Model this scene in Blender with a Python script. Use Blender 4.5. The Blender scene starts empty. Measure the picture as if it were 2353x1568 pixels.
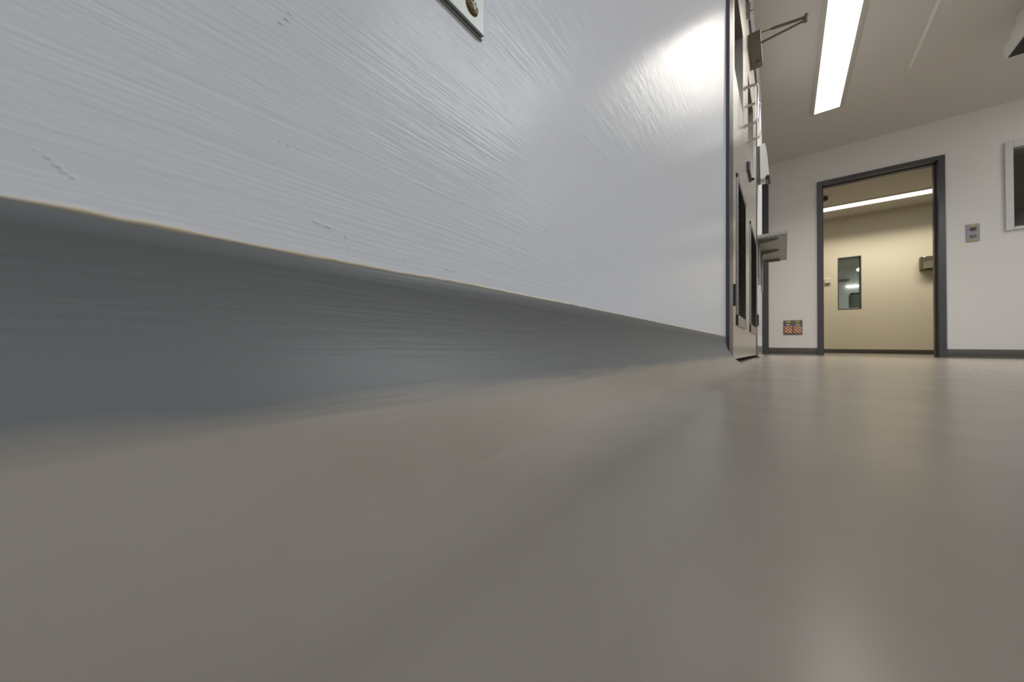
import bpy, bmesh, math, random
from mathutils import Vector, Matrix
random.seed(7)
C = bpy.context.scene.collection
S = bpy.context.scene

# ------------------------------------------------------------------ camera, world, exposure
CAM_H = 0.0672
YAW, PITCH, ROLL, FPX = math.radians(38.88), math.radians(0.93), math.radians(0.607), 778.6
def cam_dir(u, v):
    c, s = math.cos(ROLL), math.sin(ROLL)
    u, v = c*u - s*v, s*u + c*v
    y = math.cos(PITCH) - math.sin(PITCH)*v
    z = math.sin(PITCH) + math.cos(PITCH)*v
    return Vector((u*math.cos(YAW) - y*math.sin(YAW), u*math.sin(YAW) + y*math.cos(YAW), z))
fwd = cam_dir(0, 0); right = cam_dir(1, 0) - fwd; up = cam_dir(0, 1) - fwd
M = Matrix((right, up, -fwd)).transposed().to_4x4()
M.translation = Vector((0, 0, CAM_H))
cam = bpy.data.cameras.new('camera')
cam.sensor_width = 36.0
cam.lens = FPX/2353*36.0
cam.clip_start = 0.005
cam.dof.use_dof = True
cam.dof.focus_distance = 0.5
cam.dof.aperture_fstop = 8.0
co = bpy.data.objects.new('camera', cam); C.objects.link(co)
co.matrix_world = M
S.camera = co

w = bpy.data.worlds.new('world'); S.world = w; w.use_nodes = True
w.node_tree.nodes['Background'].inputs[0].default_value = (0.6, 0.7, 0.9, 1)
w.node_tree.nodes['Background'].inputs[1].default_value = 0.05
S.view_settings.view_transform = 'Standard'
S.view_settings.look = 'None'
S.view_settings.gamma = 1.0
S.view_settings.exposure = 0.12
S.view_settings.use_curve_mapping = False
S.cycles.use_denoising = True
S.cycles.max_bounces = 10
S.cycles.diffuse_bounces = 6
S.cycles.sample_clamp_indirect = 6.0

LIGHT_HALL = 19.0      # radiance of the hall ceiling panel
LIGHT_FILL = 9.0      # added fill panels, unseen outside the view
LIGHT_NEXT = 17.5      # strip light in the room beyond the open door

# ------------------------------------------------------------------ materials
def srgb(r, g, b):
    return tuple((x/255/12.92 if x/255 <= .04045 else ((x/255+.055)/1.055)**2.4) for x in (r, g, b)) + (1,)
def mat(name, col, rough=.5, metal=0.0, emit=None, strength=0, bump=None, coat=0.0, spec=.5, trans=0.0):
    m = bpy.data.materials.new(name); m.use_nodes = True
    nt = m.node_tree; b = nt.nodes['Principled BSDF']
    b.inputs['Base Color'].default_value = col
    b.inputs['Roughness'].default_value = rough
    b.inputs['Metallic'].default_value = metal
    b.inputs['Specular IOR Level'].default_value = spec
    b.inputs['Coat Weight'].default_value = coat
    b.inputs['Coat Roughness'].default_value = .08
    b.inputs['Transmission Weight'].default_value = trans
    if emit:
        b.inputs['Emission Color'].default_value = emit
        b.inputs['Emission Strength'].default_value = strength
    if bump:
        scale, vec, st, dist = bump
        add_bump(nt, b, scale, vec, st, dist)
    return m
def add_bump(nt, b, scale, vec, st, dist, prev=None):
    tc = nt.nodes.new('ShaderNodeTexCoord'); mp = nt.nodes.new('ShaderNodeMapping')
    mp.inputs['Scale'].default_value = vec
    nz = nt.nodes.new('ShaderNodeTexNoise'); nz.inputs['Scale'].default_value = scale
    nz.inputs['Detail'].default_value = 4
    bp = nt.nodes.new('ShaderNodeBump'); bp.inputs['Strength'].default_value = st; bp.inputs['Distance'].default_value = dist
    L = nt.links
    L.new(tc.outputs['Object'], mp.inputs[0]); L.new(mp.outputs[0], nz.inputs['Vector'])
    L.new(nz.outputs['Fac'], bp.inputs['Height'])
    if prev: L.new(prev.outputs[0], bp.inputs['Normal'])
    L.new(bp.outputs[0], b.inputs['Normal'])
    return bp

WHITE = (.725, .75, .80, 1)
m_wall = mat('wall_paint_semigloss', WHITE, rough=.22, spec=.1)
nt = m_wall.node_tree; b = nt.nodes['Principled BSDF']
bp1 = add_bump(nt, b, 1.0, (40, 12, 520), .5, .0005)
bp2 = add_bump(nt, b, 1.0, (30, 20, 70), .5, .0012, bp1)
m_wall_far = mat('wall_paint_far', (.75, .735, .715, 1), rough=.5, bump=(60, (1, 1, 1), .1, .001))
m_wall_next = mat('wall_paint_cream', (.74, .70, .58, 1), rough=.5)
m_ceiling = mat('ceiling_paint', (.69, .665, .62, 1), rough=.7, bump=(40, (1, 1, 1), .1, .002))

m_floor = mat('epoxy_floor', (.275, .242, .200, 1), rough=.27, spec=.4)
nt = m_floor.node_tree; b = nt.nodes['Principled BSDF']
add_bump(nt, b, 1.0, (5, 5, 5), .14, .003)
bpf = nt.nodes[-1]
tc = nt.nodes.new('ShaderNodeTexCoord'); nz = nt.nodes.new('ShaderNodeTexNoise')
nz.inputs['Scale'].default_value = 9; nz.inputs['Detail'].default_value = 3
cr = nt.nodes.new('ShaderNodeValToRGB')
cr.color_ramp.elements[0].position = .35; cr.color_ramp.elements[0].color = (.262, .229, .188, 1)
cr.color_ramp.elements[1].position = .68; cr.color_ramp.elements[1].color = (.288, .254, .212, 1)
nt.links.new(tc.outputs['Object'], nz.inputs['Vector']); nt.links.new(nz.outputs['Fac'], cr.inputs[0])
nt.links.new(cr.outputs[0], b.inputs['Base Color'])

# grey paint of the skirting that ends raggedly in the beige epoxy of the cove
m_base = mat('skirting_grey_to_epoxy', (.17, .18, .185, 1), rough=.27)
nt = m_base.node_tree; b = nt.nodes['Principled BSDF']
tc = nt.nodes.new('ShaderNodeTexCoord'); sp = nt.nodes.new('ShaderNodeSeparateXYZ')
mp = nt.nodes.new('ShaderNodeMapping'); mp.inputs['Scale'].default_value = (12, 12, 220)
nz = nt.nodes.new('ShaderNodeTexNoise'); nz.inputs['Scale'].default_value = 1; nz.inputs['Detail'].default_value = 5
ml = nt.nodes.new('ShaderNodeMath'); ml.operation = 'MULTIPLY_ADD'; ml.inputs[1].default_value = .014
mr = nt.nodes.new('ShaderNodeMapRange'); mr.inputs[1].default_value = .042; mr.inputs[2].default_value = .053
mx = nt.nodes.new('ShaderNodeMix'); mx.data_type = 'RGBA'
mx.inputs[6].default_value = (.285, .255, .218, 1); mx.inputs[7].default_value = (.125, .135, .138, 1)
L = nt.links
L.new(tc.outputs['Object'], sp.inputs[0]); L.new(tc.outputs['Object'], mp.inputs[0]); L.new(mp.outputs[0], nz.inputs['Vector'])
L.new(nz.outputs['Fac'], ml.inputs[0]); L.new(sp.outputs['Z'], ml.inputs[2]); L.new(ml.outputs[0], mr.inputs[0])
nz2 = nt.nodes.new('ShaderNodeTexNoise'); nz2.inputs['Scale'].default_value = 9; nz2.inputs['Detail'].default_value = 3
cr = nt.nodes.new('ShaderNodeValToRGB')
cr.color_ramp.elements[0].position = .35; cr.color_ramp.elements[0].color = (.262, .229, .188, 1)
cr.color_ramp.elements[1].position = .68; cr.color_ramp.elements[1].color = (.288, .254, .212, 1)
L.new(tc.outputs['Object'], nz2.inputs['Vector']); L.new(nz2.outputs['Fac'], cr.inputs[0]); L.new(cr.outputs[0], mx.inputs[6])
rr = nt.nodes.new('ShaderNodeMapRange'); rr.inputs[1].default_value = .001; rr.inputs[2].default_value = .02
rr.inputs[3].default_value = .27; rr.inputs[4].default_value = .44
L.new(sp.outputs['Z'], rr.inputs[0]); L.new(rr.outputs[0], b.inputs['Roughness'])
L.new(mr.outputs[0], mx.inputs[0]); L.new(mx.outputs[2], b.inputs['Base Color'])
add_bump(nt, b, 1.0, (30, 12, 400), .5, .0004, add_bump(nt, b, 1.0, (5, 5, 5), .14, .003))

m_trim_w = mat('ceiling_strip_paint', (.86, .84, .80, 1), rough=.5)
m_base_far = mat('skirting_dark_grey', (.075, .066, .054, 1), rough=.4)
m_bead = mat('caulk_bead', (.62, .55, .42, 1), rough=.35)
m_steel = mat('brushed_steel', (.74, .71, .665, 1), rough=.27, metal=.75, bump=(1.0, (200, 200, 3), .15, .0004))
m_steel_dull = mat('dull_steel', (.40, .385, .355, 1), rough=.36, metal=.8)
m_closer = mat('closer_paint', (.17, .155, .115, 1), rough=.4, metal=.3)
m_bright = mat('bright_steel_rod', (.75, .74, .72, 1), rough=.16, metal=1)
m_frame = mat('dark_grey_enamel', srgb(76, 76, 80), rough=.32)
m_dark = mat('black_grille', (.02, .018, .016, 1), rough=.5)
m_slat = mat('dark_bronze_slats', (.028, .023, .018, 1), rough=.6, spec=.2)
m_black = mat('black_plastic', (.012, .012, .012, 1), rough=.4)
m_glass = mat('steel_grey_pane', (.5, .49, .46, 1), rough=.12, metal=.6)
m_emit_hall = mat('lamp_diffuser', (.9, .9, .9, 1), rough=.6, emit=(1, .97, .92, 1), strength=1.5)
m_emit_fill = mat('fill_diffuser_cool', (.9, .9, .9, 1), rough=.6, emit=(.85, .93, 1, 1), strength=1.5)
m_emit_next = mat('lamp_diffuser_warm', (.9, .9, .9, 1), rough=.6, emit=(1, .95, .85, 1), strength=1.5)
m_emit_small = mat('small_lamp', (.9, .9, .9, 1), rough=.6, emit=(1, 1, .95, 1), strength=4)
m_trim = mat('lamp_trim', (.58, .56, .50, 1), rough=.5)
m_whitepl = mat('white_plastic', (.68, .67, .66, 1), rough=.3)
m_backplate_shade = mat('grey_backplate_shade', (.12, .112, .10, 1), rough=.5)  # dispenser back plate and rack; also the painted shade of the leaf window heads
m_galv = mat('galvanised_steel', (.30, .32, .30, 1), rough=.42, metal=.6, bump=(300, (1, 1, 1), .15, .0003))
m_screw = mat('rusty_screw', (.16, .10, .045, 1), rough=.4, metal=.8, bump=(900, (1, 1, 1), .3, .0003))
m_plate = mat('socket_plate_grey', srgb(98, 99, 97), rough=.45)
m_plate_l = mat('switch_plate_grey', srgb(150, 154, 160), rough=.4)
m_yellow = mat('yellow_label', srgb(190, 172, 60), rough=.5)
m_whitelab = mat('white_label', srgb(225, 212, 208), rough=.5)
m_redswitch = mat('dark_red_rocker', srgb(84, 56, 56), rough=.4)
m_greyrock = mat('grey_rocker', srgb(110, 112, 110), rough=.4)
m_shelf = mat('shelf_steel', (.40, .385, .355, 1), rough=.38, metal=.45)
m_rib = mat('shelf_rib', (.16, .145, .12, 1), rough=.5)
m_winframe = mat('window_frame_paint', (.64, .64, .64, 1), rough=.35)
m_glasswin = mat('window_glass', (.9, .92, .88, 1), rough=.02, trans=1.0)
m_hood = mat('white_enamel', (.8, .8, .8, 1), rough=.4)
m_cab = mat('cabinet_white', (.62, .66, .62, 1), rough=.4)
m_green = mat('dark_green_enamel', (.09, .12, .105, 1), rough=.4)
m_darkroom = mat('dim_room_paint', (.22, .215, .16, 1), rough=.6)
m_darkfix = mat('dark_fixture', (.09, .08, .05, 1), rough=.5)

# striped hazard sticker: diagonal orange and cream stripes
m_stripe = mat('hazard_stripes', (.5, .3, .2, 1), rough=.5)
nt = m_stripe.node_tree; b = nt.nodes['Principled BSDF']; L = nt.links
tc = nt.nodes.new('ShaderNodeTexCoord'); sp = nt.nodes.new('ShaderNodeSeparateXYZ')
a1 = nt.nodes.new('ShaderNodeMath'); a1.operation = 'ADD'
a2 = nt.nodes.new('ShaderNodeMath'); a2.operation = 'MULTIPLY'; a2.inputs[1].default_value = 27.0
a3 = nt.nodes.new('ShaderNodeMath'); a3.operation = 'FRACT'
a4 = nt.nodes.new('ShaderNodeMath'); a4.operation = 'GREATER_THAN'; a4.inputs[1].default_value = .48
mx = nt.nodes.new('ShaderNodeMix'); mx.data_type = 'RGBA'
mx.inputs[6].default_value = srgb(226, 190, 160); mx.inputs[7].default_value = srgb(150, 82, 40)
L.new(tc.outputs['Object'], sp.inputs[0]); L.new(sp.outputs['X'], a1.inputs[0]); L.new(sp.outputs['Z'], a1.inputs[1])
L.new(a1.outputs[0], a2.inputs[0]); L.new(a2.outputs[0], a3.inputs[0]); L.new(a3.outputs[0], a4.inputs[0])
L.new(a4.outputs[0], mx.inputs[0]); L.new(mx.outputs[2], b.inputs['Base Color'])

# ------------------------------------------------------------------ mesh helpers (world coordinates; build() makes them local to the parent)
def wloc(o):
    v = Vector((0, 0, 0))
    while o: v += o.location; o = o.parent
    return v
class MB:
    def __init__(s): s.bm = bmesh.new()
    def box(s, x0, x1, y0, y1, z0, z1, bev=0, seg=2):
        t = bmesh.new(); bmesh.ops.create_cube(t, size=1)
        for v in t.verts:
            v.co = Vector(((x0+x1)/2 + v.co.x*(x1-x0), (y0+y1)/2 + v.co.y*(y1-y0), (z0+z1)/2 + v.co.z*(z1-z0)))
        if bev: bmesh.ops.bevel(t, geom=t.edges[:], offset=bev, segments=seg, affect='EDGES', profile=.5)
        return s.merge(t)
    def merge(s, t):
        me = bpy.data.meshes.new('tmp'); t.to_mesh(me); t.free(); s.bm.from_mesh(me); bpy.data.meshes.remove(me); return s
    def tube(s, pts, r, n=12, radii=None):
        pts = [Vector(p) for p in pts]; rings = []
        for i, p in enumerate(pts):
            d = (pts[min(i+1, len(pts)-1)] - pts[max(i-1, 0)]).normalized()
            a = d.cross(Vector((0, 0, 1)));
            if a.length < .05: a = d.cross(Vector((0, 1, 0)))
            a.normalize(); c = d.cross(a).normalized(); rr = radii[i] if radii else r
            if i and rings:   # keep frame continuous
                pa = s._pa - d*s._pa.dot(d)
                if pa.length > .01: a = pa.normalized(); c = d.cross(a).normalized()
            s._pa = a
            rings.append([s.bm.verts.new(p + a*math.cos(2*math.pi*k/n)*rr + c*math.sin(2*math.pi*k/n)*rr) for k in range(n)])
        for A, B in zip(rings, rings[1:]):
            for k in range(n): s.bm.faces.new((A[k], A[(k+1) % n], B[(k+1) % n], B[k]))
        s.bm.faces.new(rings[0][::-1]); s.bm.faces.new(rings[-1]); return s
    def prism(s, prof, axis, a, b, cap=True):
        """profile in the two other axes (order x,y,z without axis), extruded from a to b"""
        def P(u, v, t):
            return {'x': (t, u, v), 'y': (u, t, v), 'z': (u, v, t)}[axis]
        A = [s.bm.verts.new(P(u, v, a)) for u, v in prof]; B = [s.bm.verts.new(P(u, v, b)) for u, v in prof]
        n = len(prof)
        for k in range(n): s.bm.faces.new((A[k], A[(k+1) % n], B[(k+1) % n], B[k]))
        if cap: s.bm.faces.new(A[::-1]); s.bm.faces.new(B)
        return s
    def lump(s, c, r, sc=(1, 1, 1)):
        t = bmesh.new(); bmesh.ops.create_icosphere(t, subdivisions=2, radius=1)
        for v in t.verts: v.co = Vector(c) + Vector((v.co.x*r*sc[0], v.co.y*r*sc[1], v.co.z*r*sc[2]))
        return s.merge(t)
    def build(s, name, m, parent=None, smooth=False):
        bmesh.ops.recalc_face_normals(s.bm, faces=s.bm.faces)
        off = wloc(parent) if parent else Vector((0, 0, 0))
        for v in s.bm.verts: v.co -= off
        me = bpy.data.meshes.new(name); s.bm.to_mesh(me); s.bm.free()
        me.materials.append(m)
        if smooth:
            for p in me.polygons: p.use_smooth = True
            try: me.set_sharp_from_angle(angle=math.radians(40))
            except Exception: pass
        o = bpy.data.objects.new(name, me); C.objects.link(o)
        if parent: o.parent = parent
        return o
def empty(name, loc):
    o = bpy.data.objects.new(name, None); C.objects.link(o); o.location = loc; o.empty_display_size = .05; return o
def tag(o, label=None, cat=None, group=None, kind=None):
    if label: o['label'] = label
    if cat: o['category'] = cat
    if group: o['group'] = group
    if kind: o['kind'] = kind
    return o
def struct(o, label=None, cat=None): return tag(o, label, cat, None, 'structure')

D = 0.1726        # the left wall stands at x = -D
WX = -D
Y_END = 4.05      # where the left wall ends and the alcove opens
YF = 5.70         # far wall
ZC = 2.56
XR, YB = 3.2, -2.6

# ------------------------------------------------------------------ room shell
mb = MB(); mb.box(-1.6, XR+.15, YB-.15, YF+.15, -.1, 0)
struct(mb.build('floor', m_floor), 'glossy beige grey epoxy floor of the corridor', 'floor')
mb = MB(); mb.box(-.5, 4.2, YF+.15, 12.0, -.1, 0)
struct(mb.build('floor', m_floor), 'strip of glossy beige floor in the room beyond the open doorway', 'floor')
mb = MB(); mb.box(-1.6, XR+.15, YB-.15, YF+.15, ZC, ZC+.1)
struct(mb.build('ceiling', m_ceiling), 'smooth grey painted ceiling of the corridor', 'ceiling')
mb = MB(); mb.box(-.5, 4.2, YF+.15, 12.0, ZC, ZC+.1)
struct(mb.build('ceiling', m_ceiling), 'ceiling of the lit room beyond the open doorway', 'ceiling')

DY0, DY1, DZ = 1.488, 3.275, 2.16      # opening of the double door
mb = MB()
mb.box(WX-.14, WX, YB, DY0, 0, ZC)
mb.box(WX-.14, WX, DY1, Y_END, 0, ZC)
mb.box(WX-.14, WX, DY0, DY1, DZ, ZC)
# dried paint drips and grit under the paint of the near wall
def drip(y, z, n, dy, dz, r):
    for k in range(n):
        f = k/max(1, n-1)
        mb.lump((WX-.0001, y+dy*f+random.uniform(-.0006, .0006), z+dz*f+random.uniform(-.0004, .0004)), 1.15*r*random.uniform(.6, 1.1), (.55, 1.6, .8))
drip(.0655, .1255, 6, .006, -.0012, .0008)
drip(.0795, .122, 6, .002, -.007, .00055)
drip(.0500, .156, 3, .007, .000, .0007)
drip(.0495, .2085, 3, .004, .007, .0007)
drip(-.011, .124, 5, .006, -.006, .0007)
drip(.063, .132, 4, .002, -.003, .0004)
drip(.1445, .118, 4, .005, -.001, .0006)
drip(.112, .117, 2, .002, .000, .0005)
drip(.26, .175, 2, .003, .0, .0008)
for k in range(26):
    mb.lump((WX-.0001, random.uniform(.0, .45), random.uniform(.12, .30)), random.uniform(.0003, .0006), (.5, 1.4, .8))
o = struct(mb.build('wall_left', m_wall, smooth=True), 'white brush painted wall close to the camera on the left', 'wall')

# skirting with cove foot along the left wall, its top edge slightly wavy like the masking
TOP = [(-2.6, .1083), (.01, .1079), (.044, .108), (.094, .1083), (.161, .11), (.227, .1103), (.343, .111), (.583, .1115), (1.488, .1125)]
def top_z(y):
    for (a, za), (b_, zb) in zip(TOP, TOP[1:]):
        if a <= y <= b_: return za + (zb-za)*(.5-.5*math.cos(math.pi*(y-a)/(b_-a)))
    return .1125
def cove_profile(zt, r=.10, hz=.10, th=.0012):
    P = [(0, zt), (th*.6, zt-.0003), (th, zt-.0012)]
    n = 120 if r > .05 else 20
    for k in range(n+1):
        a = k/n*math.pi/2
        P.append((th + (r-th)*(1-math.cos(a)), hz*(1-math.sin(a)) + .0004))
    P += [(r+.006, .0004), (r+.03, .0002), (r+.06, -.0003)]; return P
def skirting(name, mapper, stations, topf, r=.10, ridge=None, m=None):
    mb = MB(); prev = None
    for t in stations:
        ring = [mb.bm.verts.new(mapper(t, u, z)) for u, z in [(u + (ridge(t)*math.exp(-((u-.056)/.0014)**2) if ridge else 0), z + (ridge(t)*math.exp(-((u-.056)/.0014)**2) if ridge else 0)) for u, z in cove_profile(topf(t), r, r)]]
        if prev:
            for k in range(len(ring)-1): mb.bm.faces.new((prev[k], prev[k+1], ring[k+1], ring[k]))
        prev = ring
    return mb.build(name, m or m_base, smooth=True)
st = [YB + k*.2 for k in range(11)] + [-.4 + .0075*k for k in range(120)] + [.5+.0145*k for k in range(68)] + [1.488]
st = sorted(set(round(s_, 4) for s_ in st if s_ <= 1.488))
wav = {s_: random.uniform(-.0002, .0002) for s_ in st}
bl = skirting('baseboard_left', lambda t, u, z: (WX+u, t, z), st, lambda t: top_z(t)+wav.get(t, 0),
              ridge=lambda t: min(1, max(0, (t-.06)/.2))*(.00008 + .0005*max(0, math.sin(t*23-1.5)+.6*math.sin(t*57+1)-.35)))
struct(bl, 'grey painted skirting with coved foot along the near white wall', 'baseboard')
mb = MB(); mb.tube([(WX+.0002, t, top_z(t)+.0003+wav[t]+random.uniform(-.00015, .00015)) for t in st], .001, 6,
                   [.0009+random.uniform(-.0003, .00035) for t in st])
mb.build('caulk_line', m_bead, bl, smooth=True)['label'] = 'cream line of paint on the top edge of the skirting'
bl2 = skirting('baseboard_left', lambda t, u, z: (WX+u, t, z), [DY1, 3.6, Y_END], lambda t: .095, .03)
struct(bl2, 'short grey skirting under the steel shelf beyond the double door', 'baseboard')

# far wall with the open doorway and the window
FX0, FX1, FZ = .315, 1.335, 2.173      # outer edges of the doorway frame
OX0, OX1, OZ = .365, 1.285, 2.125
WX0, WX1, WZ0, WZ1 = 1.71, 2.75, 1.27, 2.155
mb = MB()
mb.box(-.171, OX0-.02, YF, YF+.14, 0, ZC)
mb.box(OX0-.02, OX1+.02, YF, YF+.14, OZ+.02, ZC)
mb.box(OX1+.02, WX0+.02, YF, YF+.14, 0, ZC)
mb.box(WX0+.02, WX1-.02, YF, YF+.14, 0, WZ0+.015)
mb.box(WX0+.02, WX1-.02, YF, YF+.14, WZ1-.03, ZC)
mb.box(WX1-.02, XR, YF, YF+.14, 0, ZC)
mb.box(-1.6, -.171, YF, YF+.14, 2.34, ZC)
mb.box(-1.6, -1.17, YF, YF+.14, 0, 2.34)
struct(mb.build('wall_far', m_wall_far), 'off-white end wall of the corridor around the open doorway', 'wall')
def far_base(x0, x1, y=YF, lab='grey skirting at the foot of the end wall right of the doorway'):
    o = skirting('baseboard_far', lambda t, u, z: (t, y-u, z), [x0, (x0+x1)/2, x1], lambda t: .089, .016, m=m_base_far)
    struct(o, lab, 'baseboard')
far_base(-.171, FX0, lab='short grey skirting below the striped wall socket')
far_base(FX1, XR)
mb = MB(); mb.box(XR, XR+.12, YB, YF, 0, ZC); struct(mb.build('wall_right', m_wall_far), 'white corridor wall opposite the double door', 'wall')
mb = MB(); mb.box(-.32, XR, YB-.12, YB, 0, ZC); struct(mb.build('wall_back', m_wall_far), 'white wall behind the camera', 'wall')
mb = MB(); mb.box(-1.6, -1.5, Y_END-.14, YF, 0, ZC); mb.box(-1.5, WX-.14, Y_END-.14, Y_END, 0, ZC)
struct(mb.build('wall_alcove', m_wall_far), 'side walls of the alcove left of the corridor end', 'wall')

# ------------------------------------------------------------------ door_1: stainless double door in the left wall
d1 = struct(empty('door_1', (WX, 2.35, 0)), 'tall stainless steel double door with louvred vents in the left wall', 'door')
FRP = WX + .012
mb = MB()
mb.box(WX-.10, FRP, DY0, 1.600, 0, DZ, .002)
mb.box(WX-.10, FRP-.008, 3.235, DY1, 0, DZ, .002)
mb.box(WX-.10, FRP-.004, 1.600, 3.235, 2.11, DZ, .002)
mb.build('door_frame', m_frame, d1)['label'] = 'dark grey door frame'
LF = WX - .001        # leaf face
def leaf(y0, y1, wy0, wy1, vy0, vy1, hinge_y, hinge_dir):
    Z0, Z1 = .022, 2.105
    mb = MB()
    b0, b1 = LF-.05, LF
    wz0, wz1 = 1.32, 1.755
    mb.box(b0, b1, y0, y1, wz1, Z1); mb.box(b0, b1, y0, y1, Z0, wz0)
    mb.box(b0, b1, y0, wy0, wz0, wz1); mb.box(b0, b1, wy1, y1, wz0, wz1)
    L_ = mb.build('door_leaf', m_steel, d1)
    mb = MB(); mb.box(b0+.001, b0+.008, wy0, wy1, wz0, wz1); mb.build('window_pane', m_glass, L_)
    mb = MB(); mb.box(b0+.009, b1-.001, wy0, wy1, wz1-.0025, wz1-.0002); mb.build('window_head_shade', m_backplate_shade, L_)  # dark sheet standing in for shade on the unlit window head
    # vent: steel rim, black well, horizontal slats
    vz0, vz1 = .175, .875
    mb = MB(); r = .022
    mb.box(LF, LF+.007, vy0, vy1, vz0, vz0+.05, .0015); mb.box(LF, LF+.007, vy0, vy1, vz1-r, vz1, .0015)
    mb.box(LF, LF+.007, vy0, vy0+r, vz0, vz1, .0015); mb.box(LF, LF+.007, vy1-r, vy1, vz0, vz1, .0015)
    for k in range(5):
        z = vz0+.08 + k*(vz1-vz0-.16)/4
        for y in (vy0+.011, vy1-.011): mb.lump((LF+.0072, y, z), .005, (.4, 1, 1))
    mb.build('vent_rim', m_steel_dull, L_)
    mb = MB()
    mb.box(LF, LF+.0012, vy0+r, vy1-r, vz0+.05, vz1-r)
    n = 44
    for k in range(n):
        z = vz0+.056 + k*(vz1-vz0-.084)/n
        mb.prism([(LF+.001, z+.010), (LF+.006, z+.001), (LF+.006, z+.003), (LF+.001, z+.012)], 'y', vy0+r, vy1-r)
    ym = (vy0+vy1)/2
    for k in range(n):
        z = vz0+.058 + k*(vz1-vz0-.084)/n
        mb.box(LF+.004, LF+.0075, ym-.006, ym+.006, z, z+.006)
    mb.build('louvre_grille', m_slat, L_)
    return L_
l1 = leaf(1.602, 2.337, 1.775, 2.170, 1.84, 2.275, 1.62, 1)
l2 = leaf(2.341, 3.232, 2.475, 2.910, 2.585, 3.17, 3.24, -1)
def hinge(L_, y, z, w):
    mb = MB(); mb.box(LF, LF+.004, y-w, y+w, z, z+.09, .001); mb.tube([(LF+.008, y, z), (LF+.008, y, z+.09)], .008, 10)
    mb.build('hinge', m_black, L_)['label'] = 'black hinge'
hinge(l1, 1.665, .245, .035); hinge(l1, 1.665, 1.90, .035); hinge(l2, 3.225, .245, .02)
def pull(L_, y):
    x1 = LF+.058; z0, z1 = 1.300, 1.512; r = .0075
    pts = [(LF, y, z0)]
    for k in range(7):
        a = k/6*math.pi/2; pts.append((x1-.02+.02*math.sin(a), y, z0+.02-.02*math.cos(a)))
    for k in range(7):
        a = k/6*math.pi/2; pts.append((x1-.02+.02*math.cos(a), y, z1-.02+.02*math.sin(a)))
    pts.append((LF, y, z1))
    mb = MB(); mb.tube(pts, r, 12)
    for z in (z0, z1): mb.tube([(LF, y, z), (LF+.004, y, z)], .014, 14)
    mb.build('pull_handle', m_bright, L_, smooth=True)
pull(l1, 2.245); pull(l2, 2.42)
# dark latch below the pulls and the surface bolt at the head
mb = MB(); mb.box(LF, LF+.012, 2.39, 2.60, 1.125, 1.147, .002); mb.tube([(LF+.006, 2.40, 1.115), (LF+.006, 2.40, 1.165)], .011, 10); mb.lump((LF+.018, 2.585, 1.136), .010)
mb.build('latch', m_black, l2)['label'] = 'dark slide latch'
mb = MB(); mb.box(LF, LF+.010, 2.37, 2.40, 2.02, 2.10, .002); mb.tube([(LF+.014, 2.385, 2.00), (LF+.014, 2.385, 2.10)], .006, 8); mb.tube([(LF+.014, 2.385, 2.05), (LF+.034, 2.385, 2.05)], .005, 8)
mb.build('surface_bolt', m_steel_dull, l2)
# door closer with folded arm
mb = MB(); mb.box(LF, LF+.062, 2.50, 2.76, 1.945, 2.005, .004)
mb.tube([(LF+.04, 2.70, 1.945), (LF+.04, 2.70, 1.938)], .013, 14); mb.tube([(LF+.04, 2.56, 2.005), (LF+.04, 2.56, 2.02)], .012, 12)
cl = mb.build('door_closer', m_closer, l2); cl['label'] = 'olive grey closer box'
mb = MB()
E1 = Vector((.098, 2.56, 1.995))
A0 = Vector((LF+.045, 2.545, 2.018)); mb.tube([A0, A0.lerp(E1, .3)], .0035, 8)
mb.tube([A0.lerp(E1, .28), A0.lerp(E1, .32), A0.lerp(E1, .97)], .007, 10, [.005, .008, .008])
B0 = Vector((LF+.05, 2.58, 1.975)); E2 = E1 + Vector((.002, .004, -.014))
mb.tube([B0, E2], .0065, 10)
mb.tube([E1+Vector((-.004, 0, -.026)), E1+Vector((.002, 0, .014))], .011, 12)
mb.build('closer_arm', m_closer, l2, smooth=True)

# ------------------------------------------------------------------ door_2: dark frame of the alcove door on the end wall
d2 = struct(empty('door_2', (-.67, YF, 0)), 'closed dark framed door at the left end of the corridor', 'door')
mb = MB(); mb.box(-.245, -.173, YF-.03, YF+.1, 0, 2.34, .003); mb.box(-1.17, -1.10, YF-.03, YF+.1, 0, 2.34, .003)
mb.box(-1.10, -.245, YF-.03, YF+.1, 2.27, 2.34, .003)
mb.build('door_frame', m_frame, d2)
mb = MB(); mb.box(-1.10, -.245, YF+.03, YF+.07, .01, 2.27); mb.build('door_leaf', m_wall_far, d2)

# ------------------------------------------------------------------ door_3: open doorway
d3 = struct(empty('door_3', ((FX0+FX1)/2, YF, 0)), 'open doorway with dark grey metal frame in the end wall', 'door')
mb = MB()
def jamb(x0, x1, stop0, stop1):
    mb.box(x0, x1, YF-.018, YF+.155, 0, FZ, .003)
    mb.box(stop0, stop1, YF+.06, YF+.11, 0, OZ, .001)
jamb(FX0, OX0, OX0, OX0+.014); jamb(OX1, FX1, OX1-.014, OX1)
mb.box(OX0, OX1, YF-.018, YF+.155, OZ, FZ, .003); mb.box(OX0, OX1, YF+.06, YF+.11, OZ-.014, OZ, .001)
fr = mb.build('door_frame', m_frame, d3)
mb = MB(); mb.box(OX1-.0165, OX1-.0135, YF+.062, YF+.10, 1.28, 1.38); mb.build('strike_plate', m_steel_dull, d3)

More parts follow.
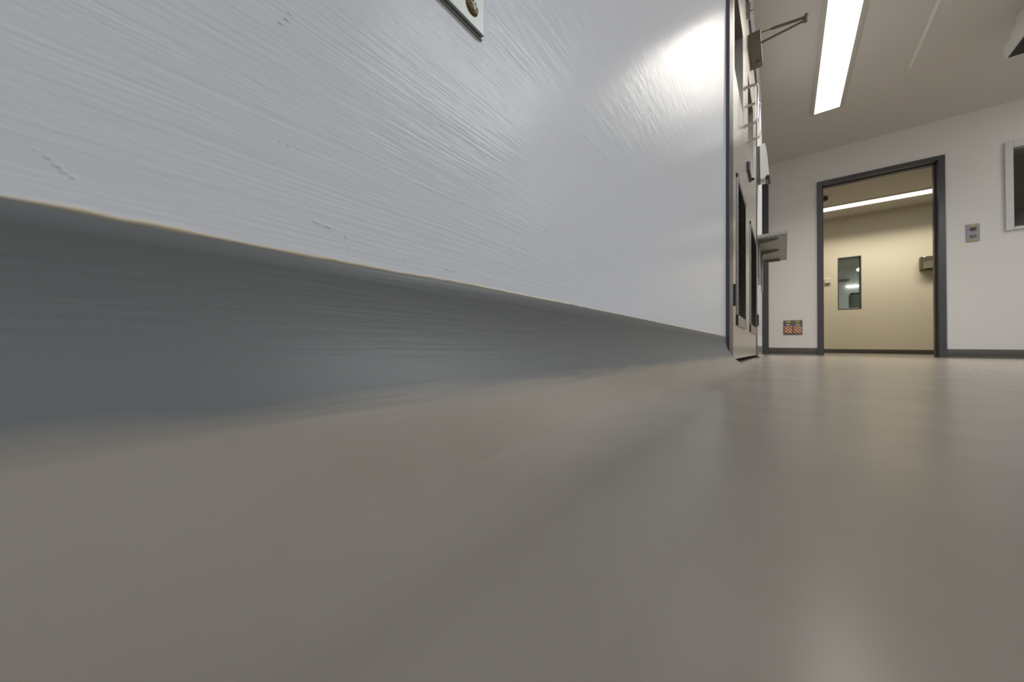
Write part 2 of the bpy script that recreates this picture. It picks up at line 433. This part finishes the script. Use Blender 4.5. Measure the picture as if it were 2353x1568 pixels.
# ------------------------------------------------------------------ window_1 with a dim room behind
w1 = struct(empty('window_1', (2.23, YF, WZ0)), 'white framed window at the right edge with dark olive glass', 'window')
mb = MB(); t = .05
mb.box(WX0, WX0+t, YF-.022, YF+.14, WZ0, WZ1, .004); mb.box(WX1-t, WX1, YF-.022, YF+.14, WZ0, WZ1, .004)
mb.box(WX0+t, WX1-t, YF-.022, YF+.14, WZ0, WZ0+.032, .004); mb.box(WX0+t, WX1-t, YF-.022, YF+.14, WZ1-t*1.3, WZ1, .004)
mb.build('window_frame', m_winframe, w1)
mb = MB(); mb.box(WX0+t, WX1-t, YF+.045, YF+.051, WZ0+.032, WZ1-t*1.3); mb.build('window_pane', m_glasswin, w1)
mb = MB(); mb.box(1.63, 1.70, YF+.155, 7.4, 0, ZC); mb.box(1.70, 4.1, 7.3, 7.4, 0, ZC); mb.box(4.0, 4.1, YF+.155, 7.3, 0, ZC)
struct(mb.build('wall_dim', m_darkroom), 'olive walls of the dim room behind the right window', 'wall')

# ------------------------------------------------------------------ the lit room beyond the doorway
YN = 8.80
VX0, VX1, VZ0, VZ1 = .775, 1.085, .825, 1.80
mb = MB()
mb.box(-.4, VX0, YN, YN+.14, 0, ZC); mb.box(VX1, 4.1, YN, YN+.14, 0, ZC)
mb.box(VX0, VX1, YN, YN+.14, 0, VZ0); mb.box(VX0, VX1, YN, YN+.14, VZ1, ZC)
struct(mb.build('wall_beyond', m_wall_next), 'cream wall seen through the open doorway', 'wall')
far = skirting('baseboard_beyond', lambda t, u, z: (t, YN-u, z), [-.4, 1, 4.0], lambda t: .085, .016, m=m_base_far); struct(far, 'dark skirting at the foot of the cream wall beyond the doorway', 'baseboard')
mb = MB(); mb.box(-.5, -.4, YF+.155, 12, 0, ZC); struct(mb.build('wall_beyond_left', m_wall_next), 'left side wall of the room beyond the doorway', 'wall')
mb = MB(); mb.box(4.1, 4.2, YF+.155, 12, 0, ZC); struct(mb.build('wall_beyond_right', m_wall_next), 'right side wall of the room beyond the doorway', 'wall')
mb = MB(); mb.box(-.4, 4.1, 11.9, 12, 0, ZC); struct(mb.build('wall_beyond_back', m_cab), 'pale wall of the furthest room seen through the inner window', 'wall')
w2 = struct(empty('window_2', ((VX0+VX1)/2, YN, VZ0)), 'tall narrow window in the cream wall beyond the doorway', 'window')
mb = MB(); t = .012
mb.box(VX0, VX0+t, YN-.004, YN+.15, VZ0, VZ1); mb.box(VX1-t, VX1, YN-.004, YN+.15, VZ0, VZ1)
mb.box(VX0+t, VX1-t, YN-.004, YN+.15, VZ0, VZ0+t); mb.box(VX0+t, VX1-t, YN-.004, YN+.15, VZ1-t, VZ1)
mb.build('window_frame', m_frame, w2)
mb = MB(); mb.box(VX0+t, VX1-t, YN+.10, YN+.105, VZ0+t, VZ1-t); mb.build('window_pane', m_glasswin, w2)

# ------------------------------------------------------------------ lamps
def ceiling_light(x0, x1, y0, y1, em, label, group=None, z=ZC, trim=.028, rad=10, col=(1, 1, 1), spread=150):
    r = empty('ceiling_light', ((x0+x1)/2, (y0+y1)/2, z))
    tag(r, label, 'ceiling light', group)
    mb = MB(); d = .012
    mb.box(x0-trim, x0, y0-trim, y1+trim, z-d, z, .002); mb.box(x1, x1+trim, y0-trim, y1+trim, z-d, z, .002)
    mb.box(x0, x1, y0-trim, y0, z-d, z, .002); mb.box(x0, x1, y1, y1+trim, z-d, z, .002)
    mb.build('lamp_frame', m_trim, r)
    mb = MB(); mb.box(x0, x1, y0, y1, z-.006, z-.002); df = mb.build('diffuser', em, r)
    ld = bpy.data.lights.new('lamp_light', 'AREA'); ld.shape = 'RECTANGLE'; ld.size = x1-x0-.002; ld.size_y = y1-y0-.002
    ld.energy = rad*math.pi*(x1-x0)*(y1-y0); ld.color = col; ld.spread = math.radians(spread)
    lo = bpy.data.objects.new('lamp_light', ld); C.objects.link(lo); lo.parent = r; lo.location = (0, 0, -.0075)
    return r
HALLC, FILLC, NEXTC = (1, .93, .83), (.80, .90, 1.0), (1, .90, .73)
ceiling_light(.243, .437, 2.90, 4.74, m_emit_hall, 'long glowing ceiling light panel near the top right of the corridor', rad=LIGHT_HALL, col=HALLC, spread=119)
ceiling_light(.243, .437, -1.5, .34, m_emit_fill, 'added unseen cool fill panel above the camera', 'added unseen fill panels', rad=LIGHT_FILL*.5, col=FILLC, spread=180)  # added overhead fill, fixture not seen
ceiling_light(2.3, 2.9, -1.8, .1, m_emit_fill, 'added unseen wide cool fill panel far right behind the camera', 'added unseen fill panels', rad=LIGHT_FILL*.35, col=(.78, .89, 1), spread=180)  # added cool fill for wall and floor, fixture not seen
ceiling_light(1.75, 2.15, 1.3, 3.0, m_emit_fill, 'added unseen wide fill panel right of the corridor middle ahead of the camera', 'added unseen fill panels', rad=LIGHT_FILL*2.15, col=(.96, .97, 1), spread=180)  # added to brighten the left wall, fixture not seen
ceiling_light(2.6, 3.0, 3.8, 5.0, m_emit_fill, 'added unseen fill panel in the far right corner', 'added unseen fill panels', rad=LIGHT_FILL*.7, col=(1, .95, .88), spread=180)  # added to brighten the far end, fixture not seen
ceiling_light(.36, 2.3, 8.02, 8.24, m_emit_next, 'glowing strip light across the ceiling of the room beyond the doorway', rad=LIGHT_NEXT, col=NEXTC, spread=125)
ceiling_light(1.5, 2.7, 10.0, 10.4, m_emit_fill, 'added unseen fill panel of the furthest room behind the inner window', rad=14, col=(.95, 1, 1))  # added to brighten the view through the inner window, fixture not seen

# ceiling joint strip and hood
mb = MB(); mb.prism([(.845, ZC), (.848, ZC-.008), (.866, ZC-.008), (.869, ZC)], 'y', .8, 4.47)
struct(mb.build('trim_1', m_trim_w), 'thin raised strip running along the ceiling', 'ceiling trim')
hd = tag(empty('ceiling_unit', (1.7, 3.6, 2.3)), 'boxy white unit hanging from the ceiling in the upper right corner', 'ceiling unit')
mb = MB(); mb.box(1.305, 2.1, 3.1, 4.337, 2.30, 2.40, .004); mb.box(1.33, 2.075, 3.13, 4.31, 2.40, 2.48, .003); mb.box(1.345, 2.06, 3.15, 4.29, 2.48, ZC, .003)
mb.build('casing', m_hood, hd)
mb = MB(); mb.box(1.32, 2.085, 3.115, 4.32, 2.296, 2.3005); mb.build('underside_panel', m_black, hd)

# ------------------------------------------------------------------ bracket plate with screw on the near wall
pr = tag(empty('metal_bracket', (WX, .12, .29)), 'small galvanised plate screwed to the white wall at the top edge', 'bracket')
mb = MB(); mb.box(WX, WX+.0016, .02, .1745, .2895, .47, .0005); mb.box(WX+.0018, WX+.0040, .02, .1735, .2905, .47, .0006)
mb.build('plate', m_galv, pr)
for z in (.3025, .45):
    mb = MB(); cy = .161
    t_ = bmesh.new(); bmesh.ops.create_uvsphere(t_, u_segments=24, v_segments=12, radius=.0058)
    for v in t_.verts: v.co = Vector((max(v.co.x, 0)*.42 + WX+.0039, v.co.y+cy, v.co.z+z))
    mb.merge(t_)
    sc = mb.build('screw', m_screw, pr, smooth=True); sc['label'] = 'rusty round screw head'
    mb = MB(); mb.box(WX+.0057, WX+.0066, cy-.0033, cy+.0033, z-.0006, z+.0006, .0002); mb.box(WX+.0057, WX+.0066, cy-.0006, cy+.0006, z-.0033, z+.0033, .0002)
    mb.build('screw_recess', m_galv, sc)

# ------------------------------------------------------------------ wall socket plate with striped stickers
sx0, sx1, sz0, sz1 = -.016, .173, .262, .445
ws = tag(empty('wall_socket', ((sx0+sx1)/2, YF, sz0)), 'grey double wall socket with orange striped covers low on the end wall', 'wall socket')
mb = MB(); mb.box(sx0, sx1, YF-.012, YF, sz0, sz1, .002); mb.build('plate', m_plate, ws)
for k in range(2):
    cx = sx0 + (sx1-sx0)*(.25+.5*k) + (-.001 if k else .002)
    mb = MB(); mb.box(cx-.040, cx+.040, YF-.020, YF-.012, sz0+.014, sz0+.108, .002); mb.build('striped_cover', m_stripe, ws)
    mb = MB(); mb.box(cx-.022, cx+.022, YF-.0135, YF-.012, sz1-.030, sz1-.010); mb.build('yellow_label', m_yellow, ws)
    mb = MB(); mb.box(cx-.020, cx+.020, YF-.0135, YF-.012, sz1-.062, sz1-.052); mb.build('white_label', m_whitelab, ws)

# ------------------------------------------------------------------ switch plate right of the doorway
sw = tag(empty('light_switch', (1.513, YF, 1.205)), 'grey switch plate with yellow labels right of the open doorway', 'light switch')
mb = MB(); mb.box(1.471, 1.556, YF-.010, YF, 1.203, 1.385, .002); mb.build('plate', m_plate_l, sw)
mb = MB(); mb.box(1.496, 1.532, YF-.022, YF-.010, 1.316, 1.348, .003); mb.build('rocker', m_redswitch, sw)['label'] = 'dark red rocker'
mb = MB(); mb.box(1.496, 1.532, YF-.022, YF-.010, 1.246, 1.272, .003); mb.build('rocker', m_greyrock, sw)['label'] = 'grey rocker'
mb = MB(); mb.box(1.495, 1.540, YF-.0115, YF-.010, 1.364, 1.379); mb.build('label_strip', m_yellow, sw)
mb = MB(); mb.box(1.495, 1.540, YF-.0115, YF-.010, 1.208, 1.222); mb.build('label_strip', m_yellow, sw)

# ------------------------------------------------------------------ wall dispenser beside the double door
dp = tag(empty('soap_dispenser', (WX, 3.42, 1.42)), 'white wall dispenser with curved front beside the double door', 'dispenser')
mb = MB(); mb.box(WX, WX+.017, 3.335, 3.455, 1.43, 1.70, .002); mb.build('back_plate', m_backplate_shade, dp)
mb = MB(); prof = [(WX+.017, 1.70), (WX+.045, 1.712), (WX+.052, 1.70), (WX+.062, 1.64), (WX+.068, 1.57), (WX+.071, 1.50), (WX+.069, 1.465), (WX+.05, 1.432), (WX+.02, 1.43)]
mb.prism(prof, 'y', 3.33, 3.46); mb.build('cover', m_whitepl, dp)
mb = MB(); mb.tube([(WX+.03, 3.38, 1.43), (WX+.03, 3.38, 1.405)], .012, 12); mb.build('nozzle', m_whitepl, dp)
mb = MB(); mb.box(WX+.058, WX+.082, 3.34, 3.45, 1.415, 1.452, .006); mb.build('push_bar', m_black, dp)['label'] = 'black push bar'

# ------------------------------------------------------------------ narrow steel wall shelf seen from below
sh = tag(empty('wall_shelf', (WX, 3.8, .93)), 'narrow steel shelf on brackets jutting from the wall beyond the double door', 'shelf')
SX1 = .014; SY0, SY1 = 3.33, 4.28; SZ = .95
mb = MB(); mb.box(WX, SX1, SY0, SY1, SZ, SZ+.004); mb.box(WX, SX1, SY0, SY0+.004, SZ-.002, SZ+.030, .001); mb.box(SX1-.004, SX1, SY0, SY1, SZ-.001, SZ+.030, .001)
mb.build('shelf_board', m_shelf, sh)
for y in (3.40, 3.80, 4.19):
    mb = MB(); mb.prism([(WX, SZ), (SX1-.05, SZ), (SX1-.07, SZ-.012), (WX+.02, SZ-.028), (WX+.006, SZ-.05), (WX+.006, SZ-.30), (WX, SZ-.30)], 'y', y-.012, y+.012)
    if y < 4.1: mb.build('bracket', m_rib, sh)
    else:
        mb.bm.free(); mb = MB(); mb.box(WX, SX1-.05, y, y+.03, SZ-.018, SZ, .002); mb.build('bracket', m_rib, sh)
for y in (3.46, 3.92):
    mb = MB(); mb.box(WX, WX+.012, y-.008, y+.008, .60, .93, .002); mb.build('wall_strip', m_steel_dull, sh)

# ------------------------------------------------------------------ small things in the room beyond
hc = tag(empty('wall_cabinet', (1.86, YN, 1.42)), 'small steel cabinet on the cream wall beside the right door jamb', 'wall cabinet')
mb = MB(); mb.box(1.775, 1.99, YN-.10, YN, 1.425, 1.645, .004); mb.build('casing', m_darkfix, hc)
mb = MB(); mb.prism([(1.80, YN-.10), (1.83, YN-.13), (1.93, YN-.14), (1.965, YN-.10)], 'z', 1.44, 1.55); mb.build('basin', m_bright, hc, smooth=False)
mb = MB(); mb.box(1.80, 1.82, YN-.115, YN-.10, 1.55, 1.64, .003); mb.build('lever', m_bright, hc)
th = tag(empty('wall_controller', (.64, YN, 1.4)), 'small cream thermostat box on the cream wall beside the inner window', 'thermostat')
mb = MB(); mb.box(.592, .675, YN-.02, YN, 1.335, 1.425, .003); mb.build('cover', m_wall_next, th)
mb = MB(); mb.box(.592, .675, YN-.028, YN-.02, 1.330, 1.342); mb.build('base_lip', m_plate, th)
cf = tag(empty('ceiling_speaker', (.49, 7.45, ZC)), 'dark rounded fixture on the ceiling beyond the doorway', 'ceiling fixture')
mb = MB(); mb.tube([(.36, 7.45, ZC-.035), (.52, 7.45, ZC-.035), (.545, 7.45, ZC-.035)], .035, 16, [.035, .035, .026]); mb.build('housing', m_darkfix, cf, smooth=True)

cb = tag(empty('storage_cabinet', (1.15, 11.2, 0)), 'pale cabinet in the furthest room seen through the inner window', 'cabinet')
mb = MB(); mb.box(.8, 1.9, 10.9, 11.5, 0, 1.0, .01); mb.build('body', m_cab, cb)
mb = MB(); mb.box(.8, 1.9, 10.87, 10.9, 1.0, 1.03); mb.build('countertop', m_cab, cb)
gb = tag(empty('green_box', (1.30, 10.9, 1.03)), 'dark green box standing on the pale cabinet behind the inner window', 'box')
mb = MB(); mb.box(1.165, 1.45, 10.90, 11.2, 1.03, 1.36, .01); mb.build('case', m_green, gb)
mb = MB(); mb.box(1.165, 1.45, 10.895, 10.905, 1.345, 1.375); mb.build('lid', m_black, gb)
rk = tag(empty('tool_rack', (1.15, 10.8, 1.45)), 'thin dark rack frame hanging behind the inner window', 'rack')
mb = MB(); mb.box(.985, 1.25, 11.84, 11.9, 1.80, 1.85); mb.box(.985, 1.01, 11.84, 11.9, 1.50, 1.80); mb.build('frame', m_backplate_shade, rk)
ul = tag(empty('shelf_light', (1.31, 11.87, 1.66)), 'short bright tube light behind the inner window', 'light')
mb = MB(); mb.tube([(1.20, 11.87, 1.66), (1.42, 11.87, 1.66)], .02, 10); mb.build('tube', m_emit_small, ul)
rl = tag(empty('round_lamp', (1.33, 11.5, 2.05)), 'small round lamp glowing behind the inner window', 'lamp')
mb = MB(); mb.lump((1.36, 11.4, 1.98), .035); mb.build('bulb', m_emit_small, rl)
mb = MB(); mb.tube([(1.36, 11.4, 2.01), (1.36, 11.4, ZC)], .008, 8); mb.build('stem', m_whitepl, rl)
